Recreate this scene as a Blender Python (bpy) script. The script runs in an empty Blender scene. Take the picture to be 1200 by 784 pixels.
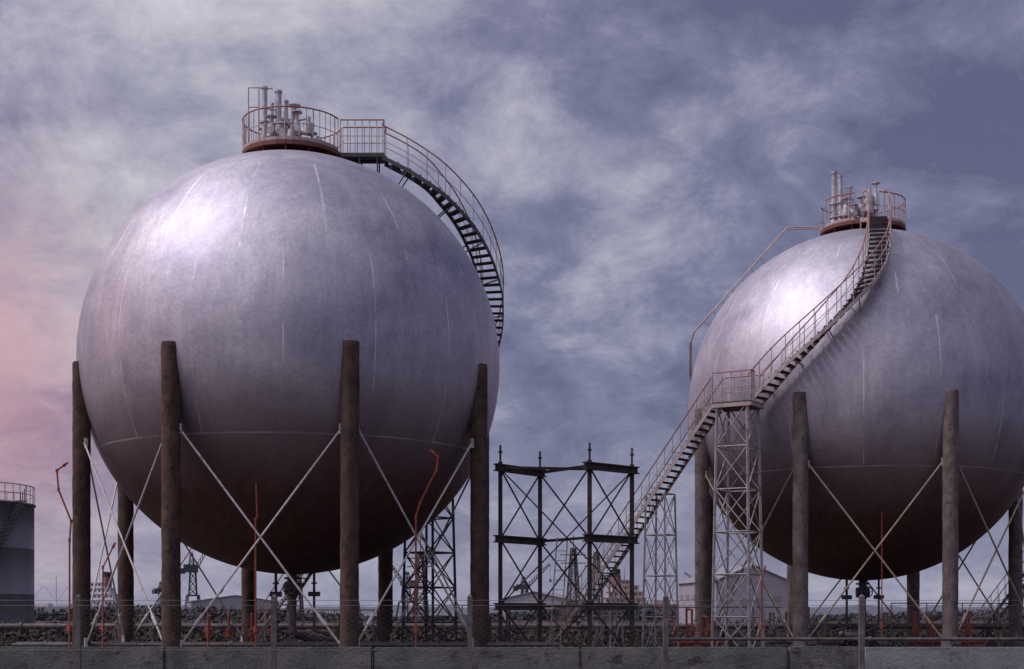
import bpy, math, random
from mathutils import Vector, Matrix, noise
random.seed(7)
S = bpy.context.scene
EYE = 1.7
Z = Vector((0,0,1))

# ------------------------------------------------------------------ materials
def new_mat(name):
    m = bpy.data.materials.new(name); m.use_nodes = True
    nt = m.node_tree
    return m, nt, nt.nodes["Principled BSDF"]
def N(nt, t, **kw):
    n = nt.nodes.new(t)
    for k, v in kw.items(): setattr(n, k, v)
    return n
def mth(nt, op, a, b=None, c=None):
    n = nt.nodes.new("ShaderNodeMath"); n.operation = op
    for i, x in enumerate((a, b, c)):
        if x is None: continue
        if isinstance(x, (int, float)): n.inputs[i].default_value = x
        else: nt.links.new(x, n.inputs[i])
    return n.outputs[0]
def noise_tex(nt, scale, detail=5, rough=.6, vec=None, dist=0):
    n = N(nt, "ShaderNodeTexNoise")
    n.inputs["Scale"].default_value = scale; n.inputs["Detail"].default_value = detail
    n.inputs["Roughness"].default_value = rough; n.inputs["Distortion"].default_value = dist
    if vec is None:
        tc = N(nt, "ShaderNodeTexCoord"); vec = tc.outputs["Object"]
    nt.links.new(vec, n.inputs["Vector"])
    return n.outputs["Fac"]
def ramp(nt, fac, stops):
    r = N(nt, "ShaderNodeValToRGB")
    el = r.color_ramp.elements
    while len(el) < len(stops): el.new(.5)
    for e, (p, c) in zip(el, stops):
        e.position = p; e.color = (*c, 1) if len(c) == 3 else c
    nt.links.new(fac, r.inputs["Fac"])
    return r.outputs["Color"]
def mixc(nt, fac, a, b, mode='MIX'):
    m = N(nt, "ShaderNodeMix", data_type='RGBA', blend_type=mode)
    for i, x in ((0, fac), (6, a), (7, b)):
        if isinstance(x, (int, float)): m.inputs[i].default_value = x
        elif isinstance(x, tuple): m.inputs[i].default_value = (*x, 1)
        else: nt.links.new(x, m.inputs[i])
    return m.outputs[2]
def noisy(name, c1, c2, scale=3, rough=.8, metal=0, bump=.3, bscale=None, stretch=(1,1,1), rust=None, detail=4):
    m, nt, p = new_mat(name)
    tc = N(nt, "ShaderNodeTexCoord"); mp = N(nt, "ShaderNodeMapping")
    mp.inputs["Scale"].default_value = stretch
    nt.links.new(tc.outputs["Object"], mp.inputs["Vector"])
    f = noise_tex(nt, scale, detail, .65, mp.outputs[0])
    col = ramp(nt, f, [(.32, c1), (.68, c2)])
    if rust:
        g = noise_tex(nt, scale*2.3, 4, .7, mp.outputs[0])
        k = ramp(nt, g, [(.55, (0,0,0)), (.68, (1,1,1))])
        col = mixc(nt, k, col, rust)
    nt.links.new(col, p.inputs["Base Color"])
    p.inputs["Roughness"].default_value = rough; p.inputs["Metallic"].default_value = metal
    if bump >= .3:
        b = N(nt, "ShaderNodeBump"); b.inputs["Strength"].default_value = bump; b.inputs["Distance"].default_value = .02
        h = noise_tex(nt, bscale or scale*6, 3, .7, mp.outputs[0])
        nt.links.new(h, b.inputs["Height"]); nt.links.new(b.outputs[0], p.inputs["Normal"])
    return m

def shell_mat(name, seed):
    m, nt, p = new_mat(name)
    tc = N(nt, "ShaderNodeTexCoord"); o = tc.outputs["Object"]
    mp = N(nt, "ShaderNodeMapping"); mp.inputs["Location"].default_value = (seed, seed*.7, 3)
    nt.links.new(o, mp.inputs["Vector"])
    sx = N(nt, "ShaderNodeSeparateXYZ"); nt.links.new(o, sx.inputs[0])
    ang = mth(nt, 'ADD', mth(nt, 'DIVIDE', mth(nt, 'ARCTAN2', sx.outputs[1], sx.outputs[0]), 2*math.pi), .5 + seed*.013)
    def vline(n, off, z0, z1, w):
        f = mth(nt, 'FRACT', mth(nt, 'ADD', mth(nt, 'MULTIPLY', ang, n), off))
        d = mth(nt, 'ABSOLUTE', mth(nt, 'SUBTRACT', f, .5))
        l = mth(nt, 'LESS_THAN', d, w)
        return mth(nt, 'MULTIPLY', l, mth(nt, 'MULTIPLY', mth(nt, 'GREATER_THAN', sx.outputs[2], z0), mth(nt, 'LESS_THAN', sx.outputs[2], z1)))
    def hline(z0, w):
        return mth(nt, 'LESS_THAN', mth(nt, 'ABSOLUTE', mth(nt, 'SUBTRACT', sx.outputs[2], z0)), w)
    v = mth(nt, 'MAXIMUM', vline(16, 0, -3, 2.4, .008), vline(16, .5, 2.4, 5.6, .012))
    h = mth(nt, 'MAXIMUM', hline(-3.0, .022), mth(nt, 'MULTIPLY', hline(5.9, .018), .4))
    big = noise_tex(nt, .42, 4, .6, mp.outputs[0], .5)
    brk = noise_tex(nt, .8, 2, .5, mp.outputs[0])
    brk = ramp(nt, brk, [(.45, (0,0,0)), (.62, (1,1,1))])
    v = mth(nt, 'MULTIPLY', v, brk)
    seam = mth(nt, 'MAXIMUM', v, mth(nt, 'MULTIPLY', h, mth(nt, 'ADD', mth(nt, 'MULTIPLY', brk, .5), .35)))
    plate = N(nt, "ShaderNodeTexWhiteNoise", noise_dimensions='2D')
    cb = N(nt, "ShaderNodeCombineXYZ")
    nt.links.new(mth(nt, 'FLOOR', mth(nt, 'ADD', mth(nt, 'MULTIPLY', ang, 16), .5)), cb.inputs[0])
    nt.links.new(mth(nt, 'ADD', mth(nt, 'GREATER_THAN', sx.outputs[2], 2.4), mth(nt, 'GREATER_THAN', sx.outputs[2], -3)), cb.inputs[1])
    nt.links.new(cb.outputs[0], plate.inputs["Vector"])
    fine = noise_tex(nt, 9, 6, .80, mp.outputs[0])
    mp2 = N(nt, "ShaderNodeMapping"); mp2.inputs["Scale"].default_value = (2.2, 2.2, .25)
    nt.links.new(o, mp2.inputs["Vector"])
    streak = noise_tex(nt, 1.6, 4, .65, mp2.outputs[0])
    base = ramp(nt, big, [(.3, (.43,.41,.51)), (.5, (.58,.555,.645)), (.7, (.72,.69,.76))])
    st = ramp(nt, streak, [(.3, (.84,.81,.83)), (.62, (1,1,1))])
    base = mixc(nt, .8, base, st, 'MULTIPLY')
    fn = ramp(nt, fine, [(.35, (.74,.73,.75)), (.65, (1.0,1.0,1.0))])
    base = mixc(nt, .95, base, fn, 'MULTIPLY')
    pl = mth(nt, 'ADD', mth(nt, 'MULTIPLY', plate.outputs[0], .05), .95)
    cb2 = N(nt, "ShaderNodeCombineXYZ")
    for i in range(3): nt.links.new(pl, cb2.inputs[i])
    base = mixc(nt, 1.0, base, cb2.outputs[0], 'MULTIPLY')
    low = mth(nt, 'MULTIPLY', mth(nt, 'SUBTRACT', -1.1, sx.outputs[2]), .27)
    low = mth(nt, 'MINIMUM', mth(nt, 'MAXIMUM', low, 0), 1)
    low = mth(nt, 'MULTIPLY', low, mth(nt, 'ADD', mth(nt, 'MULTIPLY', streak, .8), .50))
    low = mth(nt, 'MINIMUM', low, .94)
    base = mixc(nt, low, base, (.21,.115,.10))  # dark ground reflection and underside shade put into the lower shell colour
    base = mixc(nt, mth(nt, 'MULTIPLY', seam, .65), base, (.88,.85,.9))
    nt.links.new(base, p.inputs["Base Color"])
    p.inputs["Metallic"].default_value = .92
    r = mth(nt, 'ADD', mth(nt, 'MULTIPLY', big, .10), mth(nt, 'ADD', .47, mth(nt, 'MULTIPLY', fine, .10)))
    nt.links.new(r, p.inputs["Roughness"])
    b = N(nt, "ShaderNodeBump"); b.inputs["Strength"].default_value = .3; b.inputs["Distance"].default_value = .03
    hh = mth(nt, 'ADD', mth(nt, 'MULTIPLY', noise_tex(nt, 14, 2, .6, mp.outputs[0]), .3), mth(nt, 'ADD', mth(nt, 'MULTIPLY', noise_tex(nt, 1.0, 2, .5, mp.outputs[0]), 1.3), seam))
    nt.links.new(hh, b.inputs["Height"]); nt.links.new(b.outputs[0], p.inputs["Normal"])
    return m

M = {}
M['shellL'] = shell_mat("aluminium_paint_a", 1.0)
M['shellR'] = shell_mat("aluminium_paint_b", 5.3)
M['colL'] = noisy("brown_fireproofing", (.042,.022,.018), (.125,.075,.062), 2.6, .95, 0, .9, 9, (1,1,.7), (.03,.018,.016), 7)
M['colR'] = noisy("grey_fireproofing", (.085,.062,.060), (.21,.17,.172), 2.6, .95, 0, .9, 9, (1,1,.7), (.07,.048,.045), 7)
M['galv'] = noisy("pale_painted_steel", (.30,.27,.29), (.50,.46,.50), 2, .6, .1, .1, None, (1,1,1), (.22,.11,.09))
M['rodL'] = noisy("brace_paint", (.50,.46,.48), (.70,.66,.70), 2, .6, 0, .1, None, (1,1,1), (.32,.2,.17))
M['rodR'] = noisy("brace_rust", (.26,.18,.15), (.46,.36,.32), 2, .6, 0, .1)
M['rail'] = noisy("weathered_rail", (.36,.28,.28), (.58,.48,.49), 2, .6, .1, .1, None, (1,1,1), (.35,.13,.10))
M['redrail'] = noisy("red_primer_rail", (.28,.10,.08), (.46,.22,.19), 2, .6, 0, .1)
M['rim'] = noisy("platform_rim_primer", (.13,.04,.033), (.24,.09,.075), 2, .7, 0, .1)
M['tread'] = noisy("dark_tread", (.03,.022,.025), (.08,.06,.065), 4, .7, .2, .1)
M['red'] = noisy("red_pipe_paint", (.26,.05,.03), (.42,.11,.07), 3, .6, 0, .1)
M['dark'] = noisy("dark_timber", (.030,.020,.023), (.08,.058,.064), 3, .85, 0, .5, 14, (1,1,.5))
M['valve'] = noisy("valve_silver", (.35,.33,.36), (.70,.66,.72), 3, .5, .4, .1)
M['yard'] = noisy("yard_pipe_dull", (.07,.055,.06), (.18,.15,.16), 3, .7, .2, .1)
M['conc'] = noisy("wall_concrete", (.075,.073,.085), (.21,.20,.215), 1.6, .92, 0, .9, 20, (1,1,1.5), (.055,.046,.052), 7)
M['concl'] = noisy("pale_wall_concrete", (.20,.20,.22), (.32,.32,.35), 1.5, .92, 0, .6, 20, (1,1,1), (.15,.14,.16))
M['post'] = noisy("fence_post_concrete", (.09,.08,.085), (.19,.17,.18), 6, .9, 0, .6, 30)
M['wire'] = noisy("fence_wire", (.14,.14,.15), (.24,.24,.26), 5, .5, .6, 0)
M['tank'] = noisy("tank_grey_paint", (.17,.165,.19), (.27,.255,.29), .5, .6, 0, .3, 4, (1,1,.3))
M['white'] = noisy("ship_white", (.50,.48,.52), (.68,.66,.69), .5, .6, 0, 0)
M['peach'] = noisy("ship_superstructure", (.42,.28,.25), (.58,.43,.40), .4, .6, 0, 0)
M['hull'] = noisy("ship_hull_red", (.18,.07,.065), (.28,.12,.11), .4, .6, 0, 0)
M['hullg'] = noisy("ship_hull_grey", (.2,.2,.24), (.32,.32,.36), .4, .6, 0, 0)
M['black'] = noisy("black_paint", (.015,.015,.017), (.04,.035,.035), 2, .6, 0, 0)
M['glass'] = noisy("dark_windows", (.03,.03,.04), (.06,.06,.08), 2, .2, 0, 0)
M['crane'] = noisy("crane_steel", (.05,.045,.055), (.10,.09,.10), 1, .7, .1, 0)
M['wh'] = noisy("warehouse_cladding", (.30,.29,.36), (.39,.38,.45), .4, .7, 0, .1, 6)
M['roof'] = noisy("warehouse_roof", (.22,.21,.26), (.29,.28,.33), .5, .6, 0, .1, 6)
M['leaf'] = noisy("scrub_leaves", (.012,.012,.010), (.048,.036,.026), .5, .8, 0, 0, None, (1,1,1), None, 2)
M['tree'] = noisy("tree_leaves", (.03,.032,.045), (.06,.058,.065), .1, .8, 0, 0, None, (1,1,1), None, 1)
M['ground'] = noisy("ground_earth", (.026,.015,.013), (.072,.044,.037), .22, .95, 0, .6, 3, (1,1,1), (.024,.019,.015), 6)
M['hill'] = noisy("hill_haze", (.10,.11,.15), (.15,.155,.19), .004, .95, 0, 0)
mw, nt, p = new_mat("sea_water"); p.inputs["Base Color"].default_value = (.06,.07,.10,1); p.inputs["Roughness"].default_value = .25
bn = N(nt, "ShaderNodeBump"); bn.inputs["Strength"].default_value = .6
nt.links.new(noise_tex(nt, .8, 2), bn.inputs["Height"]); nt.links.new(bn.outputs[0], p.inputs["Normal"])
M['water'] = mw

# ------------------------------------------------------------------ mesh builder
class B:
    def __init__(s): s.v = []; s.f = []; s.sm = []
    def add(s, vs, fs, smooth=False):
        o = len(s.v); s.v += [tuple(v) for v in vs]
        s.f += [tuple(i+o for i in f) for f in fs]; s.sm += [smooth]*len(fs)
    def tube(s, p, q, r, n=8, r2=None, cap=True):
        p = Vector(p); q = Vector(q); d = q-p
        if d.length < 1e-6: return
        d.normalize(); a = d.orthogonal().normalized(); b = d.cross(a)
        r2 = r if r2 is None else r2
        vs = []
        for c, rr in ((p, r), (q, r2)):
            for i in range(n):
                t = 2*math.pi*i/n; vs.append(c + a*math.cos(t)*rr + b*math.sin(t)*rr)
        s.add(vs, [(i, (i+1) % n, n+(i+1) % n, n+i) for i in range(n)], True)
        if cap: s.add(vs, [tuple(range(n))[::-1], tuple(range(n, 2*n))])
    def poly(s, pts, r, n=6, closed=False):
        k = len(pts)
        for i in range(k if closed else k-1): s.tube(pts[i], pts[(i+1) % k], r, n)
    def beam(s, p, q, w, h, up=Z):
        p = Vector(p); q = Vector(q); d = (q-p)
        if d.length < 1e-6: return
        d.normalize(); a = d.cross(up)
        if a.length < 1e-4: a = Vector((1,0,0)) if abs(d.z) > .9 else d.orthogonal()
        a.normalize(); b = a.cross(d)
        vs = [c + a*x*w/2 + b*y*h/2 for c in (p, q) for x, y in ((-1,-1),(1,-1),(1,1),(-1,1))]
        s.add(vs, [(0,1,2,3),(7,6,5,4),(0,4,5,1),(1,5,6,2),(2,6,7,3),(3,7,4,0)])
    def ibeam(s, p, q, w, h):
        p = Vector(p); q = Vector(q); u = Vector((0,0,h/2-.02))
        s.beam(p+u, q+u, w, .04); s.beam(p-u, q-u, w, .04); s.beam(p, q, w*.25, h-.084)
    def box(s, c, size, rz=0):
        c = Vector(c); x, y, z = (d/2 for d in size); R = Matrix.Rotation(rz, 3, 'Z')
        vs = [c + R @ Vector((i*x, j*y, k*z)) for k in (-1,1) for i, j in ((-1,-1),(1,-1),(1,1),(-1,1))]
        s.add(vs, [(3,2,1,0),(4,5,6,7),(0,1,5,4),(1,2,6,5),(2,3,7,6),(3,0,4,7)])
    def lathe(s, c, prof, n=32, smooth=True):
        c = Vector(c); vs = []
        for r, z in prof:
            for i in range(n):
                t = 2*math.pi*i/n; vs.append(c + Vector((r*math.cos(t), r*math.sin(t), z)))
        fs = []
        for j in range(len(prof)-1):
            for i in range(n): fs.append((j*n+i, j*n+(i+1) % n, (j+1)*n+(i+1) % n, (j+1)*n+i))
        s.add(vs, fs, smooth)
    def obj(s, name, mat, parent=None, loc=None):
        me = bpy.data.meshes.new(name); me.from_pydata(s.v, [], s.f)
        me.polygons.foreach_set("use_smooth", s.sm); me.materials.append(mat); me.update()
        o = bpy.data.objects.new(name, me); S.collection.objects.link(o)
        if parent: o.parent = parent
        if loc: o.location = loc
        return o
def empty(name, loc=(0,0,0)):
    e = bpy.data.objects.new(name, None); e.location = loc; S.collection.objects.link(e); e.empty_display_size = .5
    return e

# ------------------------------------------------------------------ stairs
def catmull(pts, n=14):
    P = [pts[0]*2-pts[1]] + pts + [pts[-1]*2-pts[-2]]; out = []
    for i in range(1, len(P)-2):
        for k in range(n):
            t = k/n
            out.append(.5*((2*P[i]) + (P[i+1]-P[i-1])*t + (2*P[i-1]-5*P[i]+4*P[i+1]-P[i+2])*t*t + (3*P[i]-P[i-1]-3*P[i+1]+P[i+2])*t**3))
    out.append(pts[-1]); return out
def resample(d, rise):
    out = [d[0]]; acc = 0
    for a, b in zip(d, d[1:]):
        L = abs(b.z-a.z); 
        if L < 1e-6: continue
        while acc + L >= rise:
            t = (rise-acc)/L; a = a.lerp(b, t); out.append(a); L = abs(b.z-a.z); acc = 0
            if L < 1e-9: break
        acc += L
    return out
def stair(dense, tb, sb, rb, rb2, width=.8, rise=.21, every=2, center=None, rad=None):
    st = resample(dense, rise); n = len(st); lines = {1: [], -1: []}
    for i, p in enumerate(st):
        a = st[max(0, i-1)]; b = st[min(n-1, i+1)]
        t = Vector((b.x-a.x, b.y-a.y, 0)).normalized(); s = t.cross(Z)
        tb.beam(p - s*width/2*.96, p + s*width/2*.96, .27, .04)
        for k in (1, -1): lines[k].append(p + s*k*width/2)
    for k in (1, -1):
        l = lines[k]
        for a, b in zip(l, l[1:]): sb.beam(a-Z*.03, b-Z*.03, .03, .13)
        top = [q + Z*1.05 for q in l]; mid = [q + Z*.55 for q in l]
        rb2.poly(top, .024, 6); rb.poly(mid, .013, 5)
        for i in range(0, n, every): rb.tube(l[i], top[i], .015, 5)
    if center is not None:
        for i in range(2, n, 5):
            for k in (1, -1):
                q = lines[k][i]; d = q-center
                if d.length < rad+1.3: sb.tube(q - Z*.08, center + d.normalized()*(rad-.05), .025, 6)
    return lines
def path_on(pts, rho, zc=10.0):
    out = []
    for L, th in pts:
        L = math.radians(L); th = math.radians(th)
        out.append(Vector((rho*math.cos(L)*math.sin(th), -rho*math.cos(L)*math.cos(th), zc + rho*math.sin(L))))
    return out

def lattice(b, cx, cy, z0, z1, w0, w1, bays, rot=0, leg=.05, br=.028):
    def corner(k, z):
        t = (z-z0)/(z1-z0); w = (w0*(1-t)+w1*t)/2; a = rot + math.pi/4 + k*math.pi/2
        return Vector((cx + w*1.414*math.cos(a), cy + w*1.414*math.sin(a), z))
    for k in range(4):
        b.beam(corner(k, z0), corner(k, z1), leg*2, leg*2)
        for i in range(bays):
            za = z0+(z1-z0)*i/bays; zb = z0+(z1-z0)*(i+1)/bays
            b.tube(corner(k, za), corner(k+1, zb), br, 5); b.tube(corner(k+1, za), corner(k, zb), br, 5)
            b.tube(corner(k, zb), corner(k+1, zb), br*1.2, 5)

# ------------------------------------------------------------------ gas sphere
R = 7.0; ZC = 10.0
def gas_sphere(loc, delta, shell, colm, rodm, topkit):
    E = empty("gas_storage_sphere", loc)
    b = B(); n = 160; prof = []
    for i in range(97):
        a = -math.pi/2 + math.pi*i/96; prof.append((max(R*math.cos(a), 1e-4), R*math.sin(a)))
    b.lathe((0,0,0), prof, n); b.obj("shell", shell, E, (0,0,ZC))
    cb = B(); rb = B(); cp = []
    rc = R - .13
    for k in range(8):
        th = math.radians(delta + 22.5 + 45*k); x = rc*math.sin(th); y = -rc*math.cos(th); cp.append((x, y))
        H = 9.66 + random.uniform(-.06, .06); vs = []; nn = 24; rings = 60
        lean = (random.uniform(-.03,.03), random.uniform(-.03,.03))
        for j in range(rings+1):
            z = H*j/rings
            for i in range(nn):
                a = 2*math.pi*i/nn
                d = noise.noise(Vector((math.cos(a)*1.3+k*9, math.sin(a)*1.3, z*1.1)))*.014 + noise.noise(Vector((math.cos(a)*3+k*9, math.sin(a)*3, z*4)))*.014
                rr = .278 + d + (.06 if z < .5 else 0)
                vs.append((x+lean[0]*(1-z/H)+rr*math.cos(a), y+lean[1]*(1-z/H)+rr*math.sin(a), z))
        for rr, dz in ((.26, .03), (.13, .05), (.001, .055)):
            for i in range(nn):
                a = 2*math.pi*i/nn; vs.append((x+rr*math.cos(a), y+rr*math.sin(a), H+dz))
        fs = [(j*nn+i, j*nn+(i+1) % nn, (j+1)*nn+(i+1) % nn, (j+1)*nn+i) for j in range(rings+3) for i in range(nn)]
        cb.add(vs, fs, True)
        cb.box((x, y, .12), (1.0, 1.0, .24), th)
    cb.obj("support_columns", colm, E)
    for k in range(8):
        (x0, y0), (x1, y1) = cp[k], cp[(k+1) % 8]
        d = Vector((x1-x0, y1-y0, 0)).normalized()
        mid = Vector(((x0+x1)/2, (y0+y1)/2, 0)).normalized()*.05
        A = Vector((x0, y0, 0))+d*.27; C = Vector((x1, y1, 0))-d*.27
        rb.tube(A+Z*7.1+mid, C+Z*.75+mid, .034, 6); rb.tube(C+Z*7.1-mid, A+Z*.75-mid, .034, 6)
        for q in (A, C):
            for zz in (7.1, .75): rb.box(q+Z*zz, (.10, .10, .30), math.atan2(d.y, d.x))
        for P, Q in ((A+Z*7.1+mid, C+Z*.75+mid), (C+Z*7.1-mid, A+Z*.75-mid)):
            m = P.lerp(Q, .86); m2 = P.lerp(Q, .91); rb.tube(m, m2, .06, 8)
    rb.obj("cross_bracing_rods", rodm, E)
    vb = B(); zb = ZC-R
    vb.tube((0,0,zb+.1), (0,0,zb-.75), .16, 14); 
    for z in (zb-.1, zb-.3, zb-.62): vb.tube((0,0,z), (0,0,z-.07), .28, 16)
    vb.tube((-.25,0,zb-.47), (.25,0,zb-.47), .2, 12); vb.tube((0,-.15,zb-.47), (0,-.7,zb-.47), .05, 8)
    ring = [Vector((.22*math.cos(a*math.pi/6), -.7, zb-.47+.22*math.sin(a*math.pi/6))) for a in range(12)]
    vb.poly(ring, .022, 5, True); vb.beam(ring[0], ring[6], .03, .03); vb.beam(ring[3], ring[9], .03, .03)
    vb.poly([Vector((0,0,zb-.75)), Vector((0,0,1.0)), Vector((.6,1.5,.7)), Vector((1.2,9,.7))], .13, 10)
    for dx, r in ((-.6,.05), (.7,.045)):
        zz = ZC - math.sqrt(R*R-dx*dx); vb.poly([Vector((dx,.2,zz+.05)), Vector((dx,.2,1.1)), Vector((dx+.1,3,.9))], r, 8)
        vb.tube((dx,.2,zz-.3), (dx,.2,zz-.36), r*2.2, 12); vb.tube((dx-.2,.2,zz-.7),(dx+.2,.2,zz-.7), r*1.8, 10)
    vb.obj("bottom_valve_and_pipes", M['yard'], E)
    # top platform
    zd = ZC+R+.12; pr = 1.66
    pb = B(); pb.lathe((0,0,0), [(pr-.02, zd-.10), (pr+.03, zd-.10), (pr+.03, zd+.03), (pr-.02, zd+.03)], 40, False)
    pb.lathe((0,0,0), [(.001, zd-.03), (pr, zd-.03), (pr, zd), (.001, zd)], 40, False)
    for i in range(12):
        a = 2*math.pi*i/12; c, s_ = math.cos(a), math.sin(a); r1 = 1.5; zz = ZC+math.sqrt(R*R-r1*r1)
        pb.tube((r1*c, r1*s_, zz-.05), (r1*c, r1*s_, zd), .03, 6)
        pb.beam((.5*c,.5*s_,zd-.07), (pr*c,pr*s_,zd-.07), .05, .06)
    pb.obj("top_platform", M['rim'], E)
    hb = B(); tb = B()
    gap = topkit['gap']
    N_ = 44
    def P(i, z): a = 2*math.pi*i/N_; return Vector((pr*math.sin(a), -pr*math.cos(a), z))
    for i in range(N_):
        deg = 360*i/N_; inside = any(abs((deg-g+180) % 360-180) < 12 for g in gap)
        if not inside:
            hb.tube(P(i, zd), P(i, zd+1.12), .013 if i % 4 else .022, 5)
            deg2 = 360*(i+1)/N_
            if not any(abs((deg2-g+180) % 360-180) < 12 for g in gap):
                tb.tube(P(i, zd+1.12), P(i+1, zd+1.12), .026, 6); hb.tube(P(i, zd+.58), P(i+1, zd+.58), .014, 5)
                hb.beam(P(i, zd+.1), P(i+1, zd+.1), .012, .10)
    hb.obj("platform_balusters", M['rail'], E); tb.obj("platform_handrail", M['redrail'], E)
    eb = B(); zs = zd
    for x, y, r, h in topkit['pipes']:
        eb.tube((x,y,zs-.1), (x,y,zs+h), r, 12)
        for z in (.12, .55, 1.1):
            if z < h-.3: eb.tube((x,y,zs+z), (x,y,zs+z+.06), r*1.9, 14)
        eb.tube((x,y,zs+h), (x,y,zs+h+.07), r*1.25, 12)
        eb.tube((x,y,zs+.3), (x,y,zs+.5), r*1.6, 12, r*1.2)
    for x, y, r, h, dx in topkit['valves']:
        eb.tube((x,y,zs-.1), (x,y,zs+h*.5), r, 10); eb.tube((x,y,zs+h*.5), (x+dx,y,zs+h*.62), r*1.1, 10)
        eb.tube((x,y,zs+h*.45), (x,y,zs+h*.8), r*1.8, 12, r*1.2); eb.tube((x,y,zs+h*.8), (x,y,zs+h), r*.7, 8)
        eb.tube((x,y,zs+h), (x,y,zs+h+.03), r*2.2, 12)
        eb.tube((x+dx,y,zs+h*.62), (x+dx,y,zs+h*.9), r*.9, 8)
        eb.tube((x+dx-.02,y,zs+h*.5), (x+dx+.02,y,zs+h*.75), r*2.1, 12)
        eb.tube((x,y-.2,zs+h*.6), (x,y+.2,zs+h*.6), r*1.4, 10)
    for x in (-.7,-.2,.3,.75): eb.tube((x,-.3,zs+.16),(x,.35,zs+.16),.05,8)
    eb.tube((-.9,.1,zs+.32),(.9,.1,zs+.32),.07,8); eb.tube((-.8,-.25,zs+.45),(.6,-.2,zs+.5),.05,8)
    for a_, b_ in topkit.get('braces', []): eb.tube(Vector(a_)+Z*zs, Vector(b_)+Z*zs, .03, 6)
    eb.obj("vents_and_relief_valves", M['valve'], E)
    return E, zd

L1 = (-7.42, 48.1, 0); L2 = (14.18, 57.5, 0)
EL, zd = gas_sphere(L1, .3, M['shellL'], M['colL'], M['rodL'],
    dict(gap=[90], pipes=[(-.93,-.1,.09,2.25), (-.50,.1,.11,2.2), (-.24,.2,.06,1.9), (.02,-.1,.06,1.5), (-.74,.3,.05,1.85)],
         valves=[(-.65,-.4,.09,1.2,.3), (.15,-.1,.09,1.45,.4), (.0,.4,.1,1.85,-.3), (-.25,-.5,.08,.95,.3), (.65,.1,.08,.8,.2), (-1.05,.2,.07,1.0,.2)],
         braces=[((-.2,0,1.0),(.6,0,.1)), ((-.93,-.1,1.6),(-.5,.1,1.6)), ((.1,0,1.2),(.55,0,1.3)), ((-.5,.1,1.3),(.0,.4,1.3))]))
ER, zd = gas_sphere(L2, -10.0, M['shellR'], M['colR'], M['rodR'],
    dict(gap=[-5+360, 272], pipes=[(-1.14,.1,.10,2.35), (-.93,-.1,.08,2.15), (-.50,.2,.11,1.8), (-.3,.45,.06,1.4), (-.72,.3,.05,1.5)],
         valves=[(-.75,-.3,.1,1.2,.3), (-.1,-.2,.09,1.3,.3), (.55,.1,.08,1.95,-.25), (.1,.4,.08,1.2,.3), (-.5,-.5,.08,.9,-.3)],
         braces=[((-1.14,.1,1.2),(-.5,.2,1.2)), ((-.5,.2,.9),(.1,.4,.7))]))

fb = B()
for x in (-1.4,-1.05):
    fb.tube((x,-.5,zd),(x,-.5,zd+2.15),.022,6)
for z in (1.5,2.15): fb.tube((-1.4,-.5,zd+z),(-1.05,-.5,zd+z),.02,6)
fb.tube((-1.05,-.5,zd+2.15),(-.6,-.4,zd+2.15),.02,6)
fb.obj("service_frame", M['rail'], EL)

# ------------------------------------------------------------------ left staircase
C = Vector((0,0,ZC))
E = empty("external_staircase", L1); tb, sb, rb, rb2 = B(), B(), B(), B()
pts = path_on([(66.3,90),(58,90),(50,91),(40,96),(30,103),(20,110.5),(10,120),(0,132),(-4,139)], 7.66)
lines = stair(catmull(pts), tb, sb, rb, rb2, .74, .21, 2, C, R)
g0 = Vector((1.66,0,zd)); g1 = Vector((pts[0].x+.05,0,zd))
tb.beam(g0, g1, .74, .04)
for k in (-.37,.37):
    o = Vector((0,k,0)); sb.beam(g0+o-Z*.05, g1+o-Z*.05, .04, .13)
    rb2.tube(g0+o+Z*1.12, g1+o+Z*1.12, .024); rb.tube(g0+o+Z*.58, g1+o+Z*.58, .014)
    for i in range(7):
        q = g0.lerp(g1, i/6)+o; rb.tube(q, q+Z*1.12, .015, 5)
    e = min(lines[1][0], lines[-1][0], key=lambda w: abs(w.y-k))
    rb2.tube(g1+o+Z*1.12, e+Z*1.05, .024)
for x in (2.3, 2.9):
    for k in (-.35,.35): sb.tube((x,k,zd-.1),(x,k,ZC+math.sqrt(R*R-x*x-k*k)-.03),.025)
e = pts[-1]; lc = Vector((e.x-.75, e.y+.55, e.z-.1)); tb.box(lc, (1.6,1.4,.06), -.6)
lattice(sb, lc.x, lc.y, 0, lc.z-.05, 1.5, 1.15, 7, -.6, .045, .028)
low = [lc+Vector((-.7,.5,0)), Vector((lc.x-7.2, lc.y+2.6, .15))]
stair([low[0].lerp(low[1], i/30) for i in range(31)], tb, sb, rb, rb2, .8, .21, 3)
tb.obj("treads", M['tread'], E); sb.obj("stringers_and_tower", M['crane'], E)
rb.obj("balusters", M['rail'], E); rb2.obj("handrails", M['redrail'], E)

# ------------------------------------------------------------------ right staircase
E = empty("external_staircase", L2); tb, sb, rb, rb2 = B(), B(), B(), B()
pts = path_on([(-5.0,-44.6),(3.4,-35),(11.6,-26),(21.0,-17.3),(29,-12),(37,-9),(48,-6.8),(60,-5.5),(68,-5),(75.3,-5)], 7.6)
top = pts[-1]
pts[-1] = Vector((top.x, top.y, zd)); 
if pts[-2].z > zd-.3: pts[-2].z = zd-.3
lines = stair(catmull(pts), tb, sb, rb, rb2, .78, .21, 2, C, R)
e = pts[0]
lc = Vector((e.x-.62, e.y-.18, e.z-.02)); rot = math.radians(-30)
tb.box(lc, (1.5,1.25,.06), rot)
tw = B()
lattice(tw, lc.x, lc.y, 0, lc.z-.04, 1.45, 1.15, 6, rot, .04, .024)
Rz = Matrix.Rotation(rot, 3, 'Z')
cor = [lc + Rz @ Vector((x,y,0)) for x, y in ((-.75,-.62),(.75,-.62),(.75,.62),(-.75,.62))]
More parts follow.
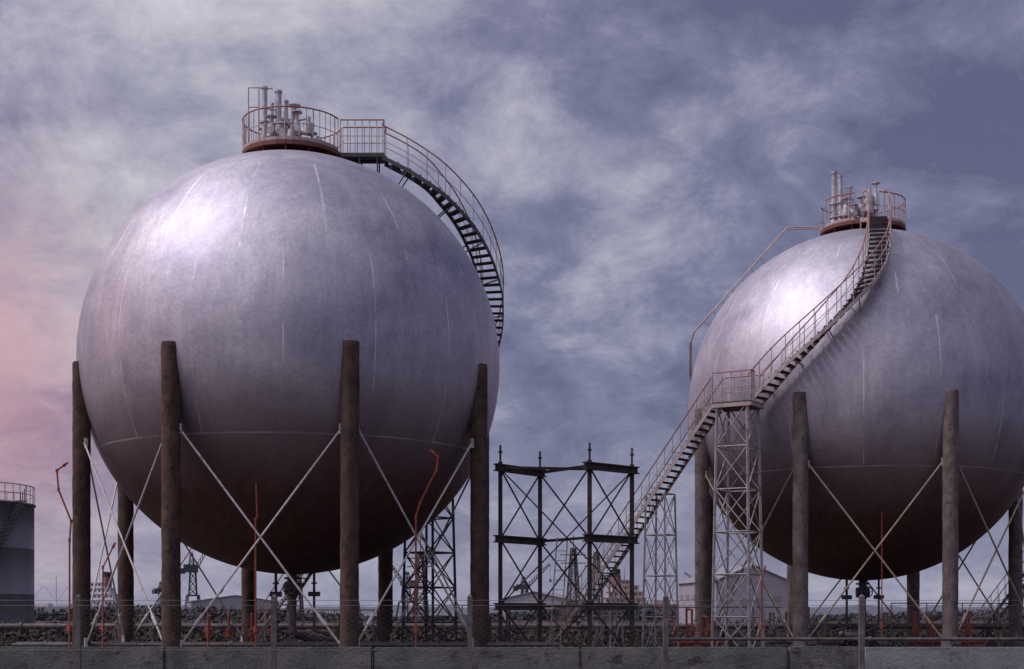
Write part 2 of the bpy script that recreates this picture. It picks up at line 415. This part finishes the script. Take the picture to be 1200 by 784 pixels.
for a, b_ in ((cor[0],cor[1]), (cor[2],cor[3]), (cor[1],cor[1].lerp(cor[2],.25))):
    rb2.tube(a+Z*1.1, b_+Z*1.1, .024); rb.tube(a+Z*.55, b_+Z*.55, .015)
    for i in range(5): q = a.lerp(b_, i/4); rb.tube(q, q+Z*1.1, .016, 5)
for a, b_ in zip(cor, cor[1:]+cor[:1]): sb.beam(a-Z*.1, b_-Z*.1, .06, .14)
low0 = lc + Rz @ Vector((-.78,0,0)); low1 = Vector((1.6-L2[0], 56.4-L2[1], .1))
stair([low0.lerp(low1, i/40) for i in range(41)], tb, sb, rb, rb2, .85, .21, 2)
for t in (.33,.66):
    q = low0.lerp(low1, t); lattice(tw, q.x, q.y, 0, q.z-.1, 1.0, .8, max(2, int(q.z/1.3)), math.radians(-35), .03, .018)
tb.obj("treads", M['tread'], E); sb.obj("stringers", M['rail'], E); tw.obj("support_tower", M['galv'], E)
rb.obj("balusters", M['rail'], E); rb2.obj("handrails", M['redrail'], E)

# pipe running over the left shoulder of the right sphere
pb = B()
for dy, dz in ((.15,0), (.5,.02)):
    pb.poly([Vector((-1.7,dy,zd+.22+dz)), Vector((-3.0,dy,zd+.2+dz)), Vector((-3.7,dy,zd-.55+dz)), Vector((-6.75,dy+.3,13.15)), Vector((-6.85,dy+.5,12.8)), Vector((-6.75,dy+1.4,11.7)), Vector((-6.1,dy+3.6,10)), Vector((-6.0,dy+3.8,.6))], .034, 8)
for t in range(1,8):
    q = Vector((-3.7,.3,zd-.55)).lerp(Vector((-6.75,.6,13.15)), t/8); d = (q-C).normalized()
    pb.tube(q, C+d*(R-.03), .02, 6); pb.tube(q+Vector((0,-.2,0)), q+Vector((0,.25,0)), .02, 5)
e_ = empty("fire_water_riser", L2); pb.obj("riser_pipes", M['rail'], e_)

# ------------------------------------------------------------------ sprinkler stand pipes
def standpipe(loc, pts, r=.03):
    e = empty("sprinkler_standpipe", loc); b = B(); P_ = [Vector(q) for q in pts]
    b.poly(P_, r, 8); b.tube(P_[-1], P_[-1]+(P_[-1]-P_[-2]).normalized()*.18, r*2.0, 10, r*1.2)
    b.tube((0,0,.0),(0,0,.12), .12, 12); b.tube((0,0,1.1),(0,0,1.3), r*2.2, 10); b.tube((-.12,0,1.2),(.12,0,1.2),.03,6)
    for q in P_[1:-1]:
        b.tube(q-Z*.05, q+Z*.05, r*1.5, 8)
    b.obj("pipe", M['red'], e)
standpipe((-7.70,42.7,0), [(0,0,0),(0,0,4.5),(.05,0,4.6),(.0,0,6.1),(.0,0,6.45),(.12,.1,6.5)])
standpipe((-2.90,42.9,0), [(0,0,0),(0,0,4.6),(.12,0,5.0),(.62,0,6.0),(.66,0,6.4),(.55,0,6.5)])
standpipe((13.6,52.3,0), [(0,0,0),(0,0,4.5),(0,0,6.3),(.0,.1,6.45)], .022)
standpipe((-14.0,45.0,0), [(0,0,0),(0,0,4.0),(.05,0,4.6),(-.35,0,5.6),(-.4,0,6.2),(-.2,0,6.35)])
standpipe((-9.3,43.5,0), [(0,0,0),(0,0,1.9),(.35,0,2.3)], .025)
standpipe((8.8,50.2,0), [(0,0,0),(0,0,2.8),(.1,.0,3.2)], .025)
standpipe((19.0,50.0,0), [(0,0,0),(0,0,2.6),(-.3,.0,3.1)], .025)
standpipe((-12.6,43.8,0), [(0,0,0),(0,0,3.1),(.3,.0,3.7)], .025)

# ------------------------------------------------------------------ valve manifolds in the yard
def manifold(loc, n, mat, rz=0):
    e = empty("valve_manifold", loc); e.rotation_euler = (0,0,rz); b = B(); L = n*.7
    b.tube((-.3,0,.55),(L,0,.55),.09,10); b.tube((-.3,.5,.35),(L,.5,.35),.07,10)
    for i in range(n):
        x = i*.7+random.uniform(-.06,.06); h = random.uniform(1.2,1.9)
        b.tube((x,0,0),(x,0,h),.045,8); b.tube((x,0,.9),(x,0,1.08),.11,12); b.tube((x,0,.86),(x,0,.9),.15,12); b.tube((x,0,1.08),(x,0,1.12),.15,12)
        b.tube((x,0,h),(x,.5,h+.05),.045,8); b.tube((x,.5,h+.05),(x,.5,0),.045,8)
        ring = [Vector((x+.15*math.cos(a*math.pi/5), -.3, 1.0+.15*math.sin(a*math.pi/5))) for a in range(10)]
        b.poly(ring, .016, 5, True); b.beam(ring[0],ring[5],.02,.02); b.tube((x,0,1.0),(x,-.3,1.0),.02,6)
    b.obj("pipes_and_valves", mat, e)
manifold((-6.2,51.0,0), 3, M['yard']); manifold((-10.6,50.0,0), 4, M['red'], .2); manifold((-1.6,52,0), 3, M['yard'], -.2)
manifold((10.3,56,0), 4, M['yard'], .1); manifold((16.2,57,0), 4, M['red'], -.1); manifold((6.2,54,0), 3, M['red'], .3); manifold((21.5,56,0), 4, M['yard'])
manifold((-14.5,52,0), 3, M['yard'], .3)

# ------------------------------------------------------------------ pipe rack frame
E = empty("pipe_rack_frame", (0,0,0)); b = B(); tb_ = B()
A = Vector((-.38,46.4,0)); Bp = Vector((.95,48.2,0)); Cc = Vector((2.50,45.8,0)); D = Vector((3.98,47.2,0))
H = 6.62
for q in (A,Bp,Cc,D):
    b.beam(q, q+Z*H, .15, .14, Vector((1,0,0))); b.tube(q+Z*H, q+Z*(H+.55), .035, 6); b.tube(q+Z*(H+.3), q+Z*(H+.35), .07, 8)
    b.box(q+Z*.15, (.5,.5,.3))
for z in (6.42, 4.1, 1.9):
    for p_, q_ in ((A,Bp),(Cc,D)):
        d = (q_-p_).normalized()*.25
        b.ibeam(p_-d+Z*z+Vector((.0,-.12,0)), q_+d+Z*z+Vector((0,-.12,0)), .2, .24)
    b.beam(Bp+Z*(z+.02), Cc+Z*(z+.02), .06, .09)
b.beam(A+Z*6.44, D+Z*6.44, .06, .09)
zs = [6.4, 4.1, 1.95, .2]
for za, zb in zip(zs, zs[1:]):
    for p_, q_ in ((Bp,Cc),(A,Bp),(Cc,D)):
        o = Vector((.0,.05,0))
        b.tube(p_+Z*za+o, q_+Z*zb+o, .03, 6); b.tube(q_+Z*za-o, p_+Z*zb-o, .03, 6)
for p_, q_ in ((A,D),):
    b.tube(p_+Z*6.4, q_+Z*1.95, .025, 6); b.tube(q_+Z*6.4, p_+Z*1.95, .025, 6)
b.obj("timber_frame", M['dark'], E)
for k in (0,.35): tb_.tube((1.2+k,47.0,0),(1.5+k,47.3,4.2),.02,6)
for i in range(13):
    t = i/13; tb_.tube((1.2+.3*t,47+.3*t,4.2*t+.2),(1.55+.3*t,47+.3*t,4.2*t+.2),.012,5)
tb_.obj("ladder", M['rail'], E)

# ------------------------------------------------------------------ ground pipelines & handrails
def pipeline(y, x0, x1, z, rads, mat, name="pipeline"):
    e = empty(name, (x0, y, 0)); b = B(); s = B(); L = x1-x0
    for i, r in enumerate(rads):
        b.tube((0,i*.4,z+r), (L,i*.4,z+r), r, 10)
        for k in range(int(L/3)): b.tube((k*3+.9,i*.4,z+r),(k*3+1.0,i*.4,z+r), r*1.5, 12)
    for k in range(int(L/2.5)+1):
        x = k*2.5; s.box((x,.2*len(rads)-.2,z-.06),(.12,.4*len(rads)+.1,.12)); s.box((x,.0,(z-.12)/2),(.1,.1,z-.12)); s.box((x,.4*(len(rads)-1),(z-.12)/2),(.1,.1,z-.12))
    b.obj("pipes", mat, e); s.obj("pipe_supports", M['crane'], e)
pipeline(49.5, 5.5, 34, .72, (.06,.05), M['yard'])
pipeline(45.5, -16, 1.5, .62, (.05,.07), M['yard'])
pipeline(61, -22, 34, 1.0, (.12,.08), M['yard'])
def handrail(y, x0, x1, z, mat):
    e = empty("yard_railing", (x0,y,0)); b = B(); L = x1-x0
    for zz in (z, z*.55): b.tube((0,0,zz),(L,0,zz),.022,6)
    for k in range(int(L/1.5)+1): b.tube((k*1.5,0,0),(k*1.5,0,z),.022,6)
    b.obj("rails", mat, e)
handrail(54.5, -9.8, -5, 1.8, M['redrail']); handrail(52.5, 4.4, 10, 1.9, M['yard']); handrail(60, 16, 30, 2.1, M['redrail'])
handrail(57, -3.5, 1.2, 2.0, M['yard'])

E = empty("service_steps", (0,0,0)); tb, sb, rb, rb2 = B(),B(),B(),B()
a = Vector((20.6,63.4,0.2)); c = Vector((24.0,63.8,4.6)); stair([a.lerp(c,i/20) for i in range(21)], tb, sb, rb, rb2, .8, .21, 2)
tb.box(c+Vector((.7,0,-.03)),(1.4,1.0,.06)); lattice(sb, c.x+.7, c.y, 0, c.z-.1, 1.2, 1.2, 3)
tb.obj("treads", M['tread'], E); sb.obj("stringers", M['crane'], E); rb.obj("balusters", M['rail'], E); rb2.obj("handrails", M['rail'], E)

# ------------------------------------------------------------------ distant storage tank (left)
E = empty("storage_tank", (-35.6,90,0)); b = B(); r = 5.1; Ht = 8.6
b.lathe((0,0,0), [(r,0),(r,Ht*.333-.02),(r+.03,Ht*.333),(r,Ht*.333+.02),(r,Ht*.666-.02),(r+.03,Ht*.666),(r,Ht*.666+.02),(r,Ht-.1),(r+.1,Ht-.1),(r+.1,Ht),(r,Ht+.02),(.01,Ht+.8)], 64)
b.obj("tank_body", M['tank'], E); b = B(); k = 48
P2 = lambda i,z: Vector((r*math.cos(2*math.pi*i/k), r*math.sin(2*math.pi*i/k), z))
for i in range(k):
    b.tube(P2(i,Ht), P2(i,Ht+1.1), .03, 5); b.tube(P2(i,Ht+1.1), P2(i+1,Ht+1.1), .035, 5); b.tube(P2(i,Ht+.55), P2(i+1,Ht+.55), .025, 5)
b.obj("tank_railing", M['galv'], E)
b = B()
for i in range(36):
    t = i/35; a = math.radians(-75+55*t); b.beam(((r)*math.cos(a),(r)*math.sin(a),Ht*t),((r+.8)*math.cos(a),(r+.8)*math.sin(a),Ht*t),.28,.05)
    b.tube(((r+.8)*math.cos(a),(r+.8)*math.sin(a),Ht*t),((r+.8)*math.cos(a),(r+.8)*math.sin(a),Ht*t+1),.03,5)
b.obj("tank_stair", M['crane'], E)

# ------------------------------------------------------------------ ships
def ship(loc, L, hullh, hm, sm, flip=1, scale=1):
    E = empty("cargo_ship", loc); E.rotation_euler = (0,0,math.radians(6*flip)); b = B(); W = L*.15
    n = 24; vs = []; 
    for i in range(n+1):
        t = i/n; x = (t-.5)*L*flip; w = W/2*min(1, (1-t)*4.5, .6+t*3)**.7 if t < 1 else .02
        sh = hullh*(1+.35*max(0,t-.75)/.25*.9 + .12*max(0,.2-t)/.2)
        fl = (L*.03*max(0,t-.85)/.15)*flip
        for j, (ww, zz) in enumerate(((.75,0),(1,.35),(1.03,1))): 
            vs += [(x+fl*zz, -w*ww, sh*zz), (x+fl*zz, w*ww, sh*zz)]
    fs = []
    for i in range(n):
        a = i*6; c = a+6
        for j in (0,2): fs += [(a+j,c+j,c+j+2,a+j+2), (a+j+1,a+j+3,c+j+3,c+j+1)]
        fs.append((a+4,c+4,c+5,a+5))
    fs += [(0,2,4,5,3,1), tuple(n*6+k for k in (0,1,3,5,4,2))]
    b.add(vs, fs); b.obj("hull", hm, E)
    s = B(); g = B(); z = hullh; sx = -.28*L*flip
    for k, (l, h) in enumerate(((.34,.055),(.28,.05),(.22,.05),(.12,.045))):
        h *= L; s.box((sx,0,z+h/2), (l*L, W*(.9-.1*k), h)); s.box((sx,0,z+h), (l*L+.8, W*(.98-.1*k), .12))
        nw = max(4, int(l*L/1.3))
        for i in range(nw):
            for sg in (-1,1): g.box((sx-l*L/2+(i+.5)*l*L/nw, sg*W*(.9-.1*k)/2, z+h*.58), (.6,.1,h*.32))
        z += h
    s.tube((.1*L*flip,0,hullh), (.1*L*flip,0,hullh+L*.26), .28, 8, .15); s.tube((.32*L*flip,0,hullh), (.32*L*flip,0,hullh+L*.24), .25, 8, .12)
    s.tube((sx,0,z),(sx,0,z+L*.12),.18,8,.08); s.beam((sx-.0,-1.2,z+L*.07),(sx,1.2,z+L*.07),.1,.1)
    for fx in (.1,.32):
        for d in (-1,1): s.tube((fx*L*flip,0,hullh+1.5),((fx+.1*d)*L*flip,0,hullh+L*.17),.13,6); s.tube(((fx+.1*d)*L*flip,0,hullh+L*.17),(fx*L*flip,0,hullh+L*.25),.04,4)
    for fx in (.02,.21): s.box((fx*L*flip,0,hullh+.5),(L*.12,W*.6,1.1))
    s.obj("superstructure_and_masts", sm, E); g.obj("windows", M['glass'], E)
    f = B(); fxp = sx-.06*L*flip; f.tube((fxp,0,z-L*.05),(fxp-.4*flip,0,z+L*.05), L*.042, 16, L*.038); f.obj("funnel_base", M['hull'], E)
    f = B(); f.tube((fxp-.4*flip,0,z+L*.05),(fxp-.6*flip,0,z+L*.09), L*.041, 16); f.obj("funnel_top", M['black'], E)
    return E
ship((41.0,400,0), 34, 4.0, M['hull'], M['peach'], 1)
ship((-150,480,0), 40, 3.8, M['hullg'], M['white'], -1)

# ------------------------------------------------------------------ harbour cranes
def crane(loc, h, jib, ang, rz):
    E = empty("harbour_crane", loc); E.rotation_euler = (0,0,rz); b = B()
    for x in (-2.2,2.2):
        for y in (-2.2,2.2): b.beam((x,y,0),(x*.7,y*.7,h*.35),.5,.5)
    for x in (-1.55,1.55): b.beam((x,-1.6,h*.35),(x,1.6,h*.35),.5,.5); b.beam((-1.6,x,h*.35),(1.6,x,h*.35),.5,.45)
    lattice(b, 0,0,h*.35,h*.7,2.2,1.6,3,0,.14,.08)
    b.box((-.6,0,h*.76),(4,2.4,h*.12)); b.box((-2.9,0,h*.72),(1.4,2,1.6))
    lattice(b, -.4,0,h*.8,h,1.5,.5,2,0,.12,.07)
    p0 = Vector((1.4,0,h*.76)); p1 = p0+Vector((math.cos(ang),0,math.sin(ang)))*jib; k = 9
    for i in range(k):
        a = p0.lerp(p1,i/k); c = p0.lerp(p1,(i+1)/k); w = .7*(1-i/k)+.15; w2 = .7*(1-(i+1)/k)+.15
        for s in (-1,1):
            b.tube(a+Vector((0,s*w,0)), c+Vector((0,s*w2,0)), .12, 5); b.tube(a+Vector((0,s*w,0)), c+Vector((0,-s*w2,0)), .07, 4)
            b.tube(a+Vector((0,s*w,0)), c+Vector((-.4,s*.1,.9*w2+.2)), .07, 4)
        b.tube(a+Vector((-.4,0,.9*w+.2)), c+Vector((-.4,0,.9*w2+.2)), .1, 5)
    b.tube(p1, Vector((-.4,0,h)), .06, 4); b.tube(p1, p1-Z*h*.4, .05, 4); b.box(p1-Z*h*.4,(.6,.6,.9))
    b.obj("crane_structure", M['crane'], E)
crane((-92,410,0), 19, 12, 1.1, .3); crane((-32,430,0), 14, 11, .9, 2.6); crane((4,450,0), 13, 10, .8, .2)
crane((-56,500,0), 16, 12, 1.0, 2.0); crane((72,520,0), 13, 10, .7, 2.9); crane((-128,520,0), 13, 10, .9, .8)

def mast(loc, h, w):
    e = empty("lattice_mast", loc); b = B(); lattice(b,0,0,0,h,w,.25*w,8,.3,.06,.035); b.tube((0,0,h),(0,0,h+1.2),.04,6)
    for z in (.82,.92): b.beam((-w*.9,0,h*z),(w*.9,0,h*z),.08,.08)
    b.obj("mast_structure", M['crane'], e)
mast((-7.2,112,0), 6.5, 1.2); mast((5.6,130,0), 7.6, 1.3); mast((9.5,160,0), 8.5, 1.5); mast((-16,105,0), 7.5, 1.2)

# ------------------------------------------------------------------ warehouse
def warehouse(loc, w, d, h, rh, rz=0):
    E = empty("warehouse", loc); E.rotation_euler = (0,0,rz); b = B()
    vs = []
    for y in (0,d): vs += [(-w/2,y,0),(w/2,y,0),(w/2,y,h),(0,y,h+rh),(-w/2,y,h)]
    b.add(vs, [(0,1,2,3,4),(9,8,7,6,5),(1,6,7,2),(0,4,9,5)]); b.obj("walls", M['wh'], E)
    r = B(); 
    for s in (-1,1):
        r.beam((s*(w/4+.15),-.4,h+rh/2),(s*(w/4+.15),d+.4,h+rh/2), math.hypot(w/2+.3,rh), .12, Vector((s*rh,0,w/2)).normalized())
    r.obj("roof", M['roof'], E)
    g = B(); g.box((0,-.03,h*.3),(w*.3,.08,h*.6)); 
    for x in (-.34,.34): g.box((w*x,-.03,h*.6),(w*.12,.08,h*.12))
    for i in range(6): g.box((-w/2-.03,(i+.5)*d/6,h*.65),(.08,d/12,h*.12)); g.box((w/2+.03,(i+.5)*d/6,h*.65),(.08,d/12,h*.12))
    g.obj("door_and_windows", M['roof'], E)
warehouse((33.8,200,0), 10.5, 22, 6.2, 2.2, .12)
warehouse((5,330,0), 16, 30, 4.8, 1.8, -.2)
warehouse((-70,360,0), 22, 14, 4.5, 1.6, .3)

# ------------------------------------------------------------------ wall & chain-link fence
E = empty("concrete_wall", (0,20.6,0)); b = B(); c_ = B(); x = -20
top = 1.215
while x < 4.9:
    w = 2.98
    x1 = min(x+w, 5.0); dz = random.uniform(0,.02)
    b.box(((x+x1)/2, random.uniform(-.01,.01), (top-dz)/2), (x1-x-.03, .16, top-dz)); x += 3.0
    b.box((x-.012,.0,top/2-.02),(.02,.1,top-.06))
b.obj("panels", M['conc'], E)
x = 5.1
while x < 20:
    c_.box((x+1.49,0,top/2-.004),(2.96,.14,top-.02)); x += 3.0
c_.obj("pale_panels", M['concl'], E)

E = empty("chain_link_fence", (0,19.6,0)); b = B(); w_ = B()
k = 19.6/22
xs = [(-.65+3.03*i)*k for i in range(-7,8)]
for x in xs:
    o = .036; tl = random.uniform(-.012,.012)
    b.beam((x+tl,0,0),(x,0,1.92),.072,.072); b.add([(x-o,-o,1.92),(x+o,-o,1.92),(x+o,o,1.92),(x-o,o,1.92),(x,0,1.96)],[(0,1,4),(1,2,4),(2,3,4),(3,0,4)])
b.obj("concrete_posts", M['post'], E)
h = 1.80; sp = .075; x0, x1 = xs[0], xs[-1]; x = x0-h; ww = .0015
while x < x1:
    for s in (1,-1):
        a = Vector((x,-.05,.75)); c = Vector((x+h,-.05,h))
        if s < 0: a, c = Vector((x+h,-.046,.75)), Vector((x,-.046,h))
        for i in range(6):
            p_ = a.lerp(c,i/6); q_ = a.lerp(c,(i+1)/6)
            w_.add([p_+Vector((-ww,0,0)), p_+Vector((ww,0,0)), q_+Vector((ww,0,0)), q_+Vector((-ww,0,0))], [(0,1,2,3)])
    x += sp*1.6
for z in (h, h*.66, 1.87):
    for i in range(len(xs)-1): w_.tube((xs[i],-.052,z),(xs[i+1],-.052,z),.003,5)
w_.obj("wire_mesh", M['wire'], E)

# ------------------------------------------------------------------ vegetation
def leaves(name, count, region, hfun, size, mat, per=36):
    b = B()
    for i in range(count):
        cx, cy = region(); hh = hfun(cx, cy)
        if hh <= 0: continue
        for j in range(per):
            a = random.uniform(0, 2*math.pi); rr = random.random()**.5*hh*.75
            z = hh*random.random()**.7*(1-.45*(rr/(hh*.75))**2)
            p_ = Vector((cx+rr*math.cos(a), cy+rr*math.sin(a), z))
            u = Vector((random.gauss(0,1),random.gauss(0,1),random.gauss(0,1))).normalized(); v = u.orthogonal().normalized()
            s = size*random.uniform(.5,1.3)
            b.add([p_-u*s, p_+v*s*.5, p_+u*s, p_-v*s*.5], [(0,1,2,3)])
    return b.obj(name, mat)
def hf(x,y): return max(0, .95 + 1.1*noise.noise(Vector((x*.12,y*.12,1))) + random.uniform(-.25,.35))
leaves("scrub_vegetation", 2400, lambda: ((lambda y: (random.uniform(-.42,.42)*y, y))(random.uniform(64,95))), hf, .13, M['leaf'])
leaves("weeds", 1100, lambda: ((lambda y: (random.uniform(-.42,.42)*y, y))(random.uniform(26,60))), lambda x,y: max(0,.5+.6*noise.noise(Vector((x*.2,y*.2,5)))), .07, M['leaf'], 30)
leaves("distant_trees", 700, lambda: ((lambda y: (random.uniform(-.5,.5)*y, y))(random.uniform(280,340))), lambda x,y: max(0,2.0+2.6*noise.noise(Vector((x*.02,y*.01,9)))), .55, M['tree'], 40)

# ------------------------------------------------------------------ ground, water, hills
b = B(); b.add([(-4000,-500,0),(4000,-500,0),(4000,7000,0),(-4000,7000,0)],[(0,1,2,3)]); b.obj("ground", M['ground'])
b = B(); b.add([(-3500,360,.05),(3500,360,.05),(3500,2600,.05),(-3500,2600,.05)],[(0,1,2,3)]); b.obj("water", M['water'])
b = B(); vs = []; n = 200
for i in range(n+1):
    x = -1500+3000*i/n; hh = 14 + 16*noise.noise(Vector((x*.003,0,3))) + 6*noise.noise(Vector((x*.02,0,7))) + max(0,(-x-600)*.02)
    vs += [(x,2650,0),(x,2750,max(2,hh)),(x,3100,0)]
fs = []
for i in range(n): a = i*3; fs += [(a,a+3,a+4,a+1),(a+1,a+4,a+5,a+2)]
b.add(vs, fs, True); b.obj("hills", M['hill'])

# ------------------------------------------------------------------ sun and sky
sd = Vector((-.53,-.14,.80)).normalized()
el = math.asin(sd.z); az = math.atan2(sd.x, sd.y)
sun = bpy.data.lights.new("sun", 'SUN'); sun.energy = 1.35; sun.angle = math.radians(10); sun.color = (1,.97,.95)
so = bpy.data.objects.new("sun", sun); S.collection.objects.link(so)
so.rotation_euler = (-sd).to_track_quat('-Z','Y').to_euler(); so.location = (-30,-10,50)
W = bpy.data.worlds.new("World"); S.world = W; W.use_nodes = True; nt = W.node_tree
bg = nt.nodes["Background"]
sky = N(nt, "ShaderNodeTexSky", sky_type='NISHITA'); sky.sun_disc = False
sky.sun_elevation = el; sky.sun_rotation = az
tc = N(nt, "ShaderNodeTexCoord"); D_ = tc.outputs["Generated"]
sx = N(nt, "ShaderNodeSeparateXYZ"); nt.links.new(D_, sx.inputs[0])
den = mth(nt, 'ADD', mth(nt, 'MAXIMUM', sx.outputs[2], 0), .42)
cb = N(nt, "ShaderNodeCombineXYZ")
nt.links.new(mth(nt,'DIVIDE',sx.outputs[0],den), cb.inputs[0]); nt.links.new(mth(nt,'DIVIDE',sx.outputs[1],den), cb.inputs[1])
mp = N(nt, "ShaderNodeMapping"); mp.inputs["Location"].default_value = (3.1,1.7,.4); nt.links.new(cb.outputs[0], mp.inputs["Vector"])
n1 = noise_tex(nt, 2.4, 7, .56, mp.outputs[0], .3)
n2 = noise_tex(nt, 8.5, 8, .70, mp.outputs[0], .35)
f = mth(nt,'ADD', mth(nt,'MULTIPLY',n1,.64), mth(nt,'MULTIPLY',n2,.36))
f = mth(nt,'ADD', mth(nt,'MULTIPLY', mth(nt,'SUBTRACT', f, .5), 2.0), .505)
def lobe(d, k, amp):
    d = Vector(d).normalized(); dp = N(nt, "ShaderNodeVectorMath", operation='DOT_PRODUCT')
    nt.links.new(D_, dp.inputs[0]); dp.inputs[1].default_value = d
    return mth(nt,'MULTIPLY', mth(nt,'EXPONENT', mth(nt,'MULTIPLY', mth(nt,'SUBTRACT', dp.outputs["Value"], 1), k)), amp)
# broad cloud banks: (direction, tightness, brightness offset)
for d, k, amp in [((-.20,1,.36),60,.12), ((-.34,1,.27),60,.11), ((.07,1,.27),70,.09), ((-.34,1,.42),120,-.05),
                  ((.17,1,.24),60,-.11), ((.3,1,.4),25,-.11), ((.02,1,.42),60,-.03), ((.33,1,.2),60,.02), ((.10,1,.18),120,-.05),
                  ((-.6,-.3,.8),2.5,.14), ((.8,-.2,.4),2.0,-.14), ((.38,.54,.74),9,-.18)]:
    f = mth(nt,'ADD', f, lobe(d,k,amp))
cl = ramp(nt, f, [(.26,(.108,.112,.205)),(.42,(.19,.192,.305)),(.54,(.315,.312,.42)),(.66,(.46,.45,.53)),(.84,(.66,.645,.71))])
hz = mth(nt,'EXPONENT', mth(nt,'MULTIPLY', mth(nt,'MAXIMUM', sx.outputs[2], 0), -14))
cl = mixc(nt, mth(nt,'MULTIPLY', hz, .65), cl, (.31,.31,.445))
pk = mth(nt,'ADD', lobe((-.40,1,.17),170,.75), lobe((-.88,-.08,.36),6,1.15))  # added pink sky tint, partly out of view, to redden the spheres' left sides
pk = mth(nt,'MINIMUM', mth(nt,'MULTIPLY', pk, mth(nt,'ADD', n2, .4)), .9)
cl = mixc(nt, pk, cl, (.62,.28,.32))
# bright cloud glow around the unseen sun, added to broaden the sphere highlights
glow = mth(nt,'ADD', lobe(sd, 5, .8), lobe(sd, 18, .9))
gc = mixc(nt, glow, (0,0,0), (1,.98,1)); gc.node.clamp_factor = False
cl = mixc(nt, 1.0, cl, gc, 'ADD')
cl = mixc(nt, 1.0, cl, (10,10,10), 'MULTIPLY')
out = mixc(nt, .92, sky.outputs[0], cl)
nt.links.new(out, bg.inputs["Color"]); bg.inputs["Strength"].default_value = .1

# ------------------------------------------------------------------ camera
cam = bpy.data.cameras.new("camera"); co = bpy.data.objects.new("camera", cam); S.collection.objects.link(co)
co.location = (0,0,EYE); co.rotation_euler = (math.pi/2,0,0)
cam.lens = 50; cam.sensor_width = 36; cam.shift_y = 326/1200; cam.clip_end = 9000; cam.clip_start = .1
S.camera = co
S.view_settings.view_transform = 'Standard'; S.view_settings.look = 'None'; S.view_settings.exposure = 0
